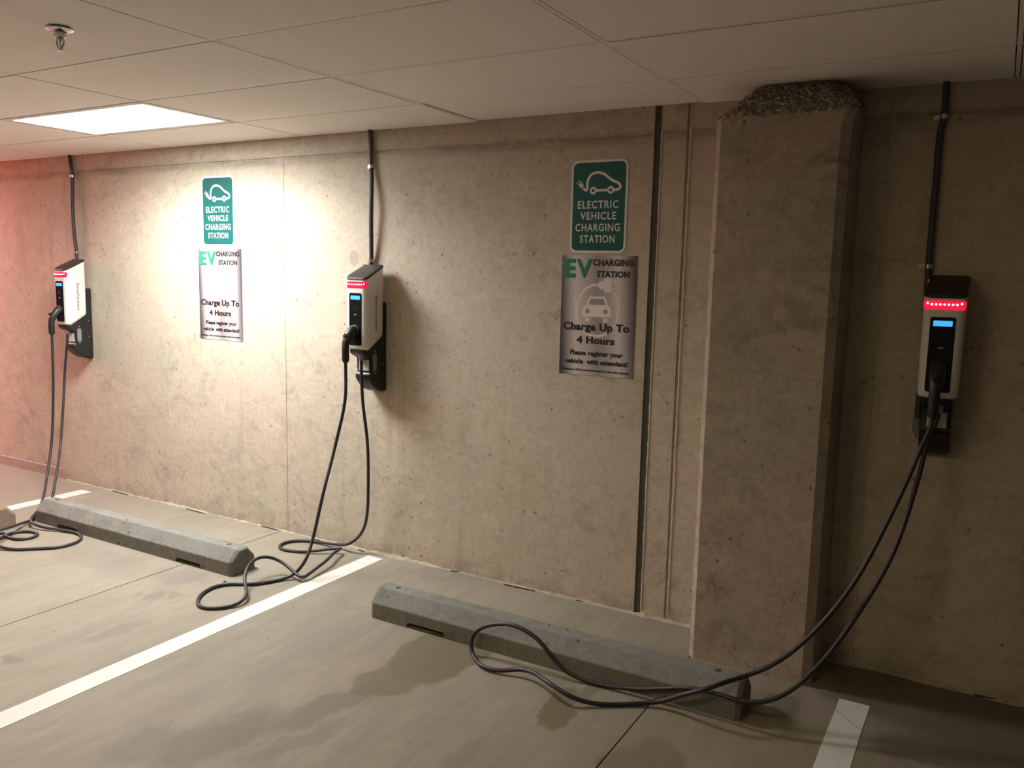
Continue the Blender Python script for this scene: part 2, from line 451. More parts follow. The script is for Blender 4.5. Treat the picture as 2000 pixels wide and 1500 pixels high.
def catmull(pts, step=0.02):
    P = [Vector(p) for p in pts]
    P = [2 * P[0] - P[1]] + P + [2 * P[-1] - P[-2]]
    out = []
    for i in range(1, len(P) - 2):
        p0, p1, p2, p3 = P[i - 1:i + 3]
        # centripetal parametrisation keeps tight bends clean
        t0 = 0.0
        t1 = t0 + max((p1 - p0).length, 1e-4) ** 0.5
        t2 = t1 + max((p2 - p1).length, 1e-4) ** 0.5
        t3 = t2 + max((p3 - p2).length, 1e-4) ** 0.5
        n = max(2, int((p2 - p1).length / step))
        for k in range(n):
            t = t1 + (t2 - t1) * k / n
            a1 = (t1 - t) / (t1 - t0) * p0 + (t - t0) / (t1 - t0) * p1
            a2 = (t2 - t) / (t2 - t1) * p1 + (t - t1) / (t2 - t1) * p2
            a3 = (t3 - t) / (t3 - t2) * p2 + (t - t2) / (t3 - t2) * p3
            b1 = (t2 - t) / (t2 - t0) * a1 + (t - t0) / (t2 - t0) * a2
            b2 = (t3 - t) / (t3 - t1) * a2 + (t - t1) / (t3 - t1) * a3
            out.append((t2 - t) / (t2 - t1) * b1 + (t - t1) / (t2 - t1) * b2)
    out.append(P[-2])
    return out
def smooth_path(P, it=2):
    P = [Vector(p) for p in P]
    for _ in range(it):
        P = [P[0]] + [(P[i - 1] + 2 * P[i] + P[i + 1]) / 4 for i in range(1, len(P) - 1)] + [P[-1]]
    return P
_text_cache = {}
def text_bm(s, x0, x1, z0, z1, y, bold=0.0, spacing=1.0, depth=0.0006):
    # lettering fitted into the box x0..x1, z0..z1 on a plane facing -y
    cu = bpy.data.curves.new('lettering', 'FONT')
    cu.body = s; cu.size = 1.0; cu.offset = bold; cu.space_character = spacing
    cu.extrude = 0.01; cu.resolution_u = 4
    t = bpy.data.objects.new('lettering_source', cu)
    COL.objects.link(t)
    dg = bpy.context.evaluated_depsgraph_get()
    me = bpy.data.meshes.new_from_object(t.evaluated_get(dg))
    bpy.data.objects.remove(t); bpy.data.curves.remove(cu)
    bm = bmesh.new(); bm.from_mesh(me); bpy.data.meshes.remove(me)
    xs = [v.co.x for v in bm.verts]; ys = [v.co.y for v in bm.verts]
    ax, bx, ay, by = min(xs), max(xs), min(ys), max(ys)
    for v in bm.verts:
        c = v.co.copy()
        v.co = (x0 + (c.x - ax) / (bx - ax) * (x1 - x0), y - (depth if c.z > 0 else 0.0), z0 + (c.y - ay) / (by - ay) * (z1 - z0))
    return bm
def join_bm(dst, src):
    me = bpy.data.meshes.new('tmp'); src.to_mesh(me); src.free()
    dst.from_mesh(me); bpy.data.meshes.remove(me)
def copy_thing(root, loc, label, group=None):
    r = root.copy(); COL.objects.link(r); r.location = loc; r['label'] = label
    if group: r['group'] = group
    for ch in list(root.children):
        c = ch.copy(); COL.objects.link(c); c.parent = r
        for g in list(ch.children):
            d = g.copy(); COL.objects.link(d); d.parent = c
    return r
# camera-independent placement: a photo measurement turned once into a world point
def rough_line(fixed, a, b, n, amp):
    return [fixed + random.uniform(-amp, amp) for _ in range(n + 1)]

# ------------------------------------------------------------------ floor, wall, ceiling
JX = (-3.895, -1.068)                         # sawn joints in the slab
bm = bmesh.new()
xs = [-13.0, JX[0], JX[1], 7.0]
for i in range(3):
    add_box(bm, xs[i] + (0.003 if i else 0), xs[i + 1] - (0.003 if i < 2 else 0), -12.0, 0.30, -0.12, 0.0, 0)
for x in JX: add_box(bm, x - 0.004, x + 0.004, -12.0, 0.30, -0.12, -0.008, 1)
struct('floor', bm, ['floor_concrete', 'groove_dark'])

WT = 2.62
GX0, GX1 = -1.464, -1.429                     # deep vertical joint
LX = -6.263                                   # panel joint at the left, wall steps back there
bm = bmesh.new()
add_box(bm, -13.0, LX, 0.014, 0.30, 0.0, WT)
# main panel with a shallow form line near the top
add_prism(bm, [(0.0, 0.0), (0.0, 2.338), (0.004, 2.342), (0.004, 2.350), (-0.004, 2.354), (-0.004, WT), (0.30, WT), (0.30, 0.0)], 'x', LX, GX0)
add_prism(bm, [(0.0, 0.0), (0.0, 2.345), (0.003, 2.348), (0.003, 2.354), (-0.002, 2.357), (-0.002, WT), (0.30, WT), (0.30, 0.0)], 'x', GX1, -1.306)
add_prism(bm, [(0.0, 0.0), (0.0, 2.345), (0.003, 2.348), (0.003, 2.354), (-0.002, 2.357), (-0.002, WT), (0.30, WT), (0.30, 0.0)], 'x', -1.292, 7.0)
add_box(bm, -1.306, -1.292, 0.006, 0.29, 0.0, WT, 1)
struct('wall_back', bm, ['wall_concrete', 'column_concrete'])
bm = bmesh.new()
add_box(bm, GX0, GX1, 0.007, 0.29, 0.0, WT)
struct('trim_1', bm, 'sealant')
bm = bmesh.new()
add_prism(bm, [(0.014, 0.0), (0.009, 0.0), (0.009, 0.074), (0.014, 0.078)], 'x', -13.0, LX - 0.01)
struct('baseboard_left', bm, 'curb_concrete')

def ridge(x, r, z0, z1, amp, y=0.0):
    bm = bmesh.new()
    n = int((z1 - z0) / 0.02); prev = None
    for i in range(n + 1):
        z = z0 + (z1 - z0) * i / n
        dx = random.uniform(-amp, amp); dr = 1 + random.uniform(-0.25, 0.25)
        ring = [bm.verts.new((x + dx + r * dr * math.cos(a), y + 0.001 - r * 0.75 * dr * math.sin(a), z)) for a in (0, PI * .2, PI * .4, PI * .6, PI * .8, PI)]
        if prev:
            for a in range(5): bm.faces.new((prev[a], prev[a + 1], ring[a + 1], ring[a]))
        prev = ring
    return bm
struct('trim_2', ridge(-1.286, 0.0065, 0.03, 2.462, 0.0012), 'bead_concrete')
struct('trim_3', ridge(-0.440, 0.008, 0.03, 2.462, 0.0015), 'bead_concrete')
struct('trim_4', ridge(-3.845, 0.006, 0.03, 2.335, 0.0010), 'wall_concrete')
struct('trim_5', ridge(-6.263, 0.006, 0.0, 2.462, 0.0015, y=0.010), 'curb_concrete')
# a thin lip along the right edge of the deep joint
struct('trim_6', ridge(GX1 + 0.004, 0.0055, 0.03, 2.462, 0.0008), 'bead_concrete')
# ragged mortar along the foot of the wall
def mortar(x0, x1, y0=0.0):
    bm = bmesh.new(); prev = None
    n = int((x1 - x0) / 0.018); wv = 0.018
    for i in range(n + 1):
        x = x0 + (x1 - x0) * i / n
        wv = min(0.024, max(0.004, wv + random.uniform(-0.005, 0.005)))
        hv = wv * random.uniform(0.35, 0.65)
        ring = [bm.verts.new(q) for q in ((x, y0 + 0.001, hv * 1.5), (x, y0 - wv * 0.45, hv), (x, y0 - wv, 0.0015), (x, y0 - wv - 0.002, -0.002))]
        if prev:
            for a in range(3): bm.faces.new((prev[a], prev[a + 1], ring[a + 1], ring[a]))
        prev = ring
    x = x0
    while x < x1 - 0.2:
        x += random.uniform(0.15, 0.80); ln = random.uniform(0.03, 0.20); yy = y0 - random.uniform(0.012, 0.030)
        tl = random.uniform(-0.01, 0.01)
        add_prism(bm, [(x, yy), (x + ln * .5, yy - 0.0012 + tl * .5), (x + ln, yy + tl), (x + ln * .5, yy + 0.0012 + tl * .5)], 'z', -0.001, 0.0075, 1)
        x += ln
    return bm
struct('trim_7', mortar(-6.20, -1.08), ['mortar', 'groove_dark'])
struct('trim_8', mortar(-0.55, 6.0), ['mortar', 'groove_dark'])

# column: chamfered front corners, the top knocked back to rough aggregate
def column():
    bm = bmesh.new()
    def section(z):
        f = min(1.0, max(0.0, (z - 2.335) / 0.13))
        g = math.exp(-((z - 2.35) / 0.05) ** 2)
        back = 0.070 * f ** 1.1                # front leans back
        lx = -1.078 + 0.125 * f ** 0.9
        rx = -0.552 + 0.016 * g - 0.045 * f ** 2
        yf = -0.320 + back
        cl = 0.025 + 0.03 * f; cr = 0.034 + 0.05 * f
        key = [(lx, 0.02), (lx, yf + cl), (lx + cl, yf), (rx - cr, yf), (rx, yf + cr), (rx, 0.02)]
        out = []
        for (a, b), n in zip(zip(key, key[1:]), (14, 2, 28, 3, 14)):
            for k in range(n): out.append((a[0] + (b[0] - a[0]) * k / n, a[1] + (b[1] - a[1]) * k / n))
        out.append(key[-1])
        return out, f
    zs = [0.0] + [0.25 * k for k in range(1, 9)] + [2.15, 2.22, 2.27, 2.30] + [2.315 + 0.010 * k for k in range(0, 18)]
    prev = None
    for z in zs:
        sec, f = section(z)
        amp = 0.0 if z < 2.31 else (0.003 if f == 0 else 0.009)
        ring = []
        for i, (x, y) in enumerate(sec):
            e = 0 if i in (0, len(sec) - 1) else 1
            ring.append(bm.verts.new((x + e * random.uniform(-amp, amp), y + e * random.uniform(-amp, amp), min(z, 2.60))))
        if prev:
            for k in range(len(ring) - 1):
                fc = bm.faces.new((prev[k], prev[k + 1], ring[k + 1], ring[k]))
                fc.material_index = 1 if f > 0.02 + 0.16 * abs(math.sin(k * 0.9) * math.sin(k * 0.37 + 1)) else 0
        prev = ring
    bm.faces.new(prev)
    return bm
struct('column', column(), ['column_concrete', 'broken_concrete'], smooth=False)

# ceiling: lay-in tiles in a narrow tee grid
GXS = [-1.233 + 1.2165 * k for k in range(-8, 6)]
GYS = [0.0, -0.512] + [-0.512 - 0.600 * k for k in range(1, 20)]
LAMP = (GXS.index(-1.233) - 3, 1)             # the cell with the lit panel
bm = bmesh.new()
for i in range(len(GXS) - 1):
    for j in range(len(GYS) - 1):
        if (i, j) == LAMP: continue
        x0, x1 = GXS[i] + 0.011, GXS[i + 1] - 0.011
        y1, y0 = GYS[j] - (0.011 if j else -0.003), GYS[j + 1] + 0.011
        dz = random.uniform(0.0, 0.0025) + (0.008 if (i, j) == (LAMP[0] + 2, 0) else 0.0)
        add_prism(bm, [(x0, y0), (x1, y0), (x1, y1), (x0, y1)], 'z', H + dz, H + 0.016 + dz, 0)
add_box(bm, -13, 7, -12, 0.3, H + 0.06, H + 0.16, 1)
struct('ceiling', bm, ['ceiling_tile', 'ceiling_void'])
bm = bmesh.new()
for x in GXS: add_box(bm, x - 0.0072, x + 0.0072, -11.9, -0.004, H + 0.002, H + 0.03)
for y in GYS[1:]: add_box(bm, GXS[0], GXS[-1], y - 0.0072, y + 0.0072, H + 0.0024, H + 0.03)
struct('trim_9', bm, 'ceiling_tee')

# ------------------------------------------------------------------ lit panel and sprinkler
x0, x1 = GXS[LAMP[0]], GXS[LAMP[0] + 1]
y1, y0 = GYS[LAMP[1]], GYS[LAMP[1] + 1]
lx, ly = (x0 + x1) / 2, (y0 + y1) / 2
t = thing('ceiling_light', 'glowing white rectangular panel light set flush in the tiled ceiling', 'ceiling light', (lx, ly, H))
hw, hd = (x1 - x0) / 2 - 0.009, (y1 - y0) / 2 - 0.009
bm = bmesh.new()
fr = 0.042
for a in ((-hw, hw, -hd, -hd + fr), (-hw, hw, hd - fr, hd), (-hw, -hw + fr, -hd + fr, hd - fr), (hw - fr, hw, -hd + fr, hd - fr)):
    add_box(bm, a[0], a[1], a[2], a[3], -0.001, 0.020)
obj('frame', bm, 'lamp_frame', t)
obj('diffuser', prism(rrect((hw - fr) * 2, (hd - fr) * 2, 0.02), 'z', 0.001, 0.012), 'panel_glow', t)
# the prismatic lens throws most of its light downwards
l = bpy.data.lights.new('panel_lamp', 'AREA')
l.shape = 'RECTANGLE'; l.size = (hw - fr) * 2 - 0.02; l.size_y = (hd - fr) * 2 - 0.02
l.energy = 62; l.color = (0.96, 1.0, 0.98); l.spread = math.radians(152)
o = bpy.data.objects.new('panel_lamp', l)
COL.objects.link(o)
o.parent = t
o.location = (0, 0, -0.0005)

t = thing('fire_sprinkler', 'small chrome pendent fire sprinkler hanging from a ceiling tile', 'sprinkler', (-2.802, -2.045, H))
obj('escutcheon', lathe([(0.044, 0.0), (0.043, -0.006), (0.036, -0.011), (0.022, -0.013), (0.020, -0.009)]), 'chrome', t, True)
bm = lathe([(0.014, 0.0), (0.014, -0.020), (0.019, -0.022), (0.019, -0.030), (0.012, -0.032), (0.011, -0.040)], 18)
obj('body', bm, 'steel', t, True)
bm = bmesh.new()
for s in (-1, 1):
    add_tube(bm, catmull([(s * 0.014, 0, -0.030), (s * 0.019, 0, -0.045), (s * 0.014, 0, -0.060), (0, 0, -0.070)], 0.004), 0.0032, 8)
add_tube(bm, [(0, 0, -0.038), (0, 0, -0.068)], 0.0035, 8)
obj('frame_arms', bm, 'steel', t, True)
bm = bmesh.new()
add_lathe(bm, [(0.006, -0.068), (0.007, -0.073), (0.008, -0.073), (0.008, -0.075), (0.0, -0.0755)], n=16)
for k in range(12):
    a = 2 * PI * k / 12
    c, s = math.cos(a), math.sin(a)
    pts = [(0.006 * c - 0.0018 * s, 0.006 * s + 0.0018 * c), (0.006 * c + 0.0018 * s, 0.006 * s - 0.0018 * c),
           (0.017 * c + 0.0030 * s, 0.017 * s - 0.0030 * c), (0.017 * c - 0.0030 * s, 0.017 * s + 0.0030 * c)]
    add_prism(bm, pts, 'z', -0.0752, -0.0738)
obj('deflector', bm, 'chrome', t)

# ------------------------------------------------------------------ painted bay lines
def stripe(x0, x1, y0, y1, label):
    bm = bmesh.new()
    n = 60
    L = [(x0 + random.uniform(-.0012, .0012), y0 + (y1 - y0) * k / n) for k in range(n + 1)]
    R = [(x1 + random.uniform(-.0012, .0012), y0 + (y1 - y0) * k / n) for k in range(n, -1, -1)]
    add_prism(bm, L + R, 'z', 0.0, 0.0016)
    return tag(obj('bay_line', bm, 'white_paint'), label, 'painted line', 'painted bay lines')
def line_crack(o, pts):
    bm = bmesh.new(); w = 0.0012
    for a, b in zip(pts, pts[1:]): add_prism(bm, [(a[0], a[1] - w), (b[0], b[1] - w), (b[0], b[1] + w), (a[0], a[1] + w)], 'z', 0.0014, 0.0019)
    obj('crack', bm, 'groove_dark', o)
stripe(-3.125, -3.012, -6.5, -0.066, 'long white bay line crossing the floor below the middle charger')
line_crack(stripe(-0.428, -0.314, -6.5, -0.350, 'short white bay line at the lower right, in front of the dark stain'), [(-0.428, -0.46), (-0.40, -0.478), (-0.365, -0.520), (-0.335, -0.548), (-0.314, -0.566)])
stripe(-5.843, -5.728, -6.5, -0.115, 'white bay line passing behind the far wheel stop, below the leftmost charger')

# ------------------------------------------------------------------ wheel stops
SH = 0.142
def wheel_stop(xa, xb, mat, label, notch=((0.20, 0.40), (-0.40, -0.20)), notch_dark=True):
    L = xb - xa
    t = thing('wheel_stop', label, 'wheel stop', (xa, -0.757, 0), 'concrete wheel stops')
    # section in (y,z), bottom up: front foot, front shoulder, chamfer, top, back
    def sec(s=0.0, top=SH):
        return [(0.0 + s, 0.0), (0.0 + s, 0.078), (0.052 + s * .8, top - s * .8), (0.128 - s * .8, top - s * .8), (0.182 - s, 0.078), (0.182 - s, 0.0)]
    bm = bmesh.new()
    cuts = [(0.0, 0.014), (0.018, 0.0)]
    ns = []
    for a, b in notch:
        a = a if a >= 0 else L + a; b = b if b > 0 else L + b
        ns.append((a, b))
    xsl = [0.0, 0.018]
    for a, b in ns: xsl += [a - 0.006, a, b, b + 0.006]
    xsl += [L - 0.018, L]
    # fill long runs with stations so the arris can be slightly worn
    st = []
    for p, q in zip(xsl, xsl[1:]):
        n = max(1, int((q - p) / 0.05))
        st += [p + (q - p) * k / n for k in range(n)]
    st.append(L)
    prev = None
    for i, x in enumerate(st):
        ins = 0.014 if (x < 0.001 or x > L - 0.001) else 0.0
        lift = 0.026 if any(a - 0.001 <= x <= b + 0.001 for a, b in ns) else 0.0
        pts = sec(ins)
        ring = []
        for k, (y, z) in enumerate(pts):
            if k in (0, 5): z = lift
            elif k in (1, 2, 3, 4): z += random.uniform(-0.0012, 0.0012); y += random.uniform(-0.0008, 0.0008)
            ring.append(bm.verts.new((x, y, z)))
        if prev:
            for k in range(6): bm.faces.new((prev[k], prev[(k + 1) % 6], ring[(k + 1) % 6], ring[k]))
        else: bm.faces.new(ring)
        prev = ring
    bm.faces.new(prev)
    bmesh.ops.recalc_face_normals(bm, faces=bm.faces[:])
    sharp = [e for e in bm.edges if len(e.link_faces) == 2 and e.calc_face_angle(0) > 0.35 and min(v.co.z for v in e.verts) > 0.05]
    bmesh.ops.bevel(bm, geom=sharp, offset=0.003, segments=1, affect='EDGES')
    bo = obj('body', bm, mat, t, True)
    try: bo.data.set_sharp_from_angle(angle=math.radians(16))
    except Exception: pass
    for x in (0.105, L - 0.115):
        bm = bmesh.new()
        add_prism(bm, circle(x, 0.092, 0.014, 18), 'z', SH - 0.001, SH + 0.0008)
        obj('pin_hole', bm, 'groove_dark', t)
    return t
wheel_stop(-5.352, -3.512, 'stop_concrete', 'long grey concrete wheel stop on the left, below the first charger sign', ((0.25, 0.45), (-0.45, -0.25)))
wheel_stop(-2.540, -0.728, 'stop_concrete', 'grey concrete wheel stop near the column with a black cable looped over it', ((0.23, 0.44), (-0.30, -0.298)))
t = wheel_stop(-7.10, -5.30, 'brown_stop_concrete', 'brownish wheel stop end cut off by the left picture edge', ((0.25, 0.45), (-0.45, -0.25)))
t.location = (-7.14, -1.06, 0)
t['label'] = 'brownish wheel stop with only its end in view at the far left'

# ------------------------------------------------------------------ signs
GW, GH = 0.300, 0.446
def gx(u): return (u - 0.5) * GW
def gz(v): return (0.5 - v) * GH
def green_sign(label, x, z):
    t = thing('charging_sign', label, 'sign', (x, 0, z), 'green charging signs')
    obj('plate', prism(rrect(GW, GH, 0.033), 'y', 0.0, -0.003), 'sign_white', t)
    obj('green_field', prism(rrect(GW - 0.022, GH - 0.022, 0.026), 'y', -0.0028, -0.0036), 'sign_green', t)
    y = -0.0035
    for s, a, b, c, d in (('ELECTRIC', 0.131, 0.852, 0.434, 0.520), ('VEHICLE', 0.182, 0.817, 0.557, 0.640),
                          ('CHARGING', 0.101, 0.890, 0.682, 0.767), ('STATION', 0.188, 0.809, 0.807, 0.890)):
        obj('lettering', text_bm(s, gx(a), gx(b), gz(d), gz(c), y, bold=0.017, spacing=1.16), 'sign_white', t)
    # car drawn from a plug and its lead
    def band(pts, wd):
        P = [Vector((gx(u), 0, gz(v))) for u, v in pts]
        P = catmull(P, 0.004)
        bmb = bmesh.new(); L = []; R = []
        for i, p in enumerate(P):
            tg = (P[min(i + 1, len(P) - 1)] - P[max(i - 1, 0)]).normalized()
            nn = Vector((-tg.z, 0, tg.x))
            L.append(p + nn * wd / 2); R.append(p - nn * wd / 2)
        for k in range(len(P) - 1):
            add_prism(bmb, [(q.x, q.z) for q in (L[k], L[k + 1], R[k + 1], R[k])], 'y', y, y - 0.0006)
        return bmb
    bm = band([(0.205, 0.285), (0.235, 0.306), (0.265, 0.319), (0.290, 0.312), (0.292, 0.285), (0.290, 0.247), (0.303, 0.207), (0.348, 0.160), (0.425, 0.136), (0.509, 0.137),
               (0.591, 0.156), (0.659, 0.189), (0.742, 0.226), (0.822, 0.247), (0.868, 0.274), (0.872, 0.299), (0.835, 0.319), (0.72, 0.325)], 0.0125)
    join_bm(bm, band([(0.40, 0.325), (0.71, 0.324)], 0.0125))
    for u, v in ((0.399, 0.326), (0.708, 0.324)):
        add_prism(bm, circle(gx(u), gz(v), 0.0185), 'y', y, y - 0.0007)
    add_prism(bm, [(gx(u), gz(v)) for u, v in ((0.135, 0.258), (0.192, 0.235), (0.225, 0.262), (0.228, 0.292), (0.205, 0.303), (0.172, 0.298))], 'y', y, y - 0.0006)
    join_bm(bm, band([(0.150, 0.262), (0.098, 0.233)], 0.0055)); join_bm(bm, band([(0.185, 0.245), (0.133, 0.212)], 0.0055))
    obj('car_symbol', bm, 'sign_white', t)
    for u, v in ((0.399, 0.326), (0.708, 0.324)):
        bm = bmesh.new(); add_prism(bm, circle(gx(u), gz(v), 0.0078, 16), 'y', y - 0.0006, y - 0.0009)
        obj('wheel_hub', bm, 'sign_green', t)
    for s in (1, -1):
        bm = bmesh.new(); add_prism(bm, circle(0, s * (GH / 2 - 0.030), 0.0055, 14), 'y', y, y - 0.0022)
        obj('screw', bm, 'sealant', t)
    return t
gs = green_sign('dim green charging sign with white border above the grey notice near the column', -1.736, 2.017)
SW, SHH = 0.404, 0.596
def sx_(u): return (u - 0.5) * SW
def sz_(v): return (0.5 - v) * SHH
def silver_sign(label, x, z):
    t = thing('charging_notice', label, 'notice', (x, 0, z), 'silver charging notices')
    obj('sheet', prism([(-SW / 2, -SHH / 2), (SW / 2, -SHH / 2), (SW / 2, SHH / 2), (-SW / 2, SHH / 2)], 'y', 0.0, -0.002), 'brushed_silver', t)
    y = -0.0019
    # pale pictogram: ring of cable, plug, car front
    bm = bmesh.new()
    P = catmull([(sx_(u), 0, sz_(v)) for u, v in ((0.500, 0.238), (0.420, 0.244), (0.343, 0.272), (0.252, 0.350), (0.212, 0.455), (0.258, 0.575), (0.375, 0.650), (0.520, 0.664),
                  (0.665, 0.625), (0.755, 0.540), (0.778, 0.435), (0.752, 0.355), (0.700, 0.300))], 0.005)
    n = len(P)
    for k in range(n - 1):
        def off(i):
            tg = (P[min(i + 1, n - 1)] - P[max(i - 1, 0)]).normalized()
            wd = 0.0062 - 0.0028 * max(0.0, (i / n - 0.6) / 0.4)
            return Vector((-tg.z, 0, tg.x)) * wd
        a, b = off(k), off(k + 1)
        add_prism(bm, [(q.x, q.z) for q in (P[k] + a, P[k + 1] + b, P[k + 1] - b, P[k] - a)], 'y', y, y - 0.0004)
    pl = [(0.470, 0.228), (0.505, 0.232), (0.508, 0.212), (0.530, 0.206), (0.545, 0.216), (0.585, 0.184), (0.669, 0.182), (0.677, 0.298), (0.590, 0.300), (0.552, 0.268), (0.540, 0.280), (0.518, 0.276), (0.510, 0.256), (0.472, 0.250)]
    add_prism(bm, [(sx_(u), sz_(v)) for u, v in pl], 'y', y, y - 0.0004)
    for v in (0.208, 0.270): add_prism(bm, [(sx_(0.67), sz_(v - .005)), (sx_(0.755), sz_(v - .005)), (sx_(0.755), sz_(v + .005)), (sx_(0.67), sz_(v + .005))], 'y', y, y - 0.0004)
    obj('plug_symbol', bm, 'print_pale', t)
    bm = bmesh.new()
    out = [(0.296, 0.507), (0.296, 0.447), (0.315, 0.420), (0.352, 0.408), (0.380, 0.350), (0.395, 0.338), (0.590, 0.336), (0.607, 0.348), (0.640, 0.407), (0.668, 0.420), (0.682, 0.443), (0.682, 0.506)]
    add_prism(bm, [(sx_(u), sz_(v)) for u, v in out], 'y', y, y - 0.0006)
    for c in (0.370, 0.612): add_prism(bm, rrect(0.026, 0.020, 0.008, sx_(c), sz_(0.531), 3), 'y', y, y - 0.0006)
    cs = obj('car_symbol', bm, 'print_pale', t)
    bm = bmesh.new()
    add_prism(bm, [(sx_(u), sz_(v)) for u, v in ((0.410, 0.356), (0.577, 0.354), (0.604, 0.404), (0.380, 0.406))], 'y', y - 0.0005, y - 0.0008)
    for u in (0.368, 0.608): add_prism(bm, circle(sx_(u), sz_(0.459), 0.0115, 16), 'y', y - 0.0005, y - 0.0008)
    obj('car_glass', bm, 'print_grey', cs)
    ev = bmesh.new()
    join_bm(ev, text_bm('E', sx_(0.047), sx_(0.192), sz_(0.184), sz_(0.033), y, bold=0.03))
    join_bm(ev, text_bm('V', sx_(0.206), sx_(0.416), sz_(0.184), sz_(0.033), y, bold=0.03))
    obj('lettering_shadow', ev, 'print_black', t)
    ev = bmesh.new()
    join_bm(ev, text_bm('E', sx_(0.040), sx_(0.187), sz_(0.180), sz_(0.029), y - 0.0006, bold=0.03))
    join_bm(ev, text_bm('V', sx_(0.198), sx_(0.412), sz_(0.180), sz_(0.029), y - 0.0006, bold=0.03))
    o = obj('lettering', ev, 'ev_green', t); o['label'] = 'large green letters EV'
    for s, a, b, c, d, bo in (('CHARGING', 0.419, 0.958, 0.030, 0.084, .018), ('STATION', 0.478, 0.904, 0.124, 0.178, .018), ('Charge Up To', 0.040, 0.930, 0.556, 0.642, .022),
                          ('4 Hours', 0.232, 0.742, 0.670, 0.733, .022), ('Please register your', 0.149, 0.859, 0.790, 0.846, .015), ('vehicle  with attendant!', 0.079, 0.927, 0.862, 0.906, .015),
                          ("Violators will be towed at owner's risk and expense", 0.043, 0.944, 0.945, 0.972, .012)):
        obj('lettering', text_bm(s, sx_(a), sx_(b), sz_(d), sz_(c), y - 0.0006, bold=min(bo * 2.7, 0.045), spacing=1.06), 'print_black', t)
    return t
ss = silver_sign('dim silver notice with pale car and plug drawing beside the dark wall groove', -1.722, 1.483)
copy_thing(gs, (-4.426, 0, 2.040), 'brightly lit green charging sign with white border, left of the middle charger')
copy_thing(ss, (-4.421, 0, 1.503), 'washed out silver notice under the brightly lit left green sign')

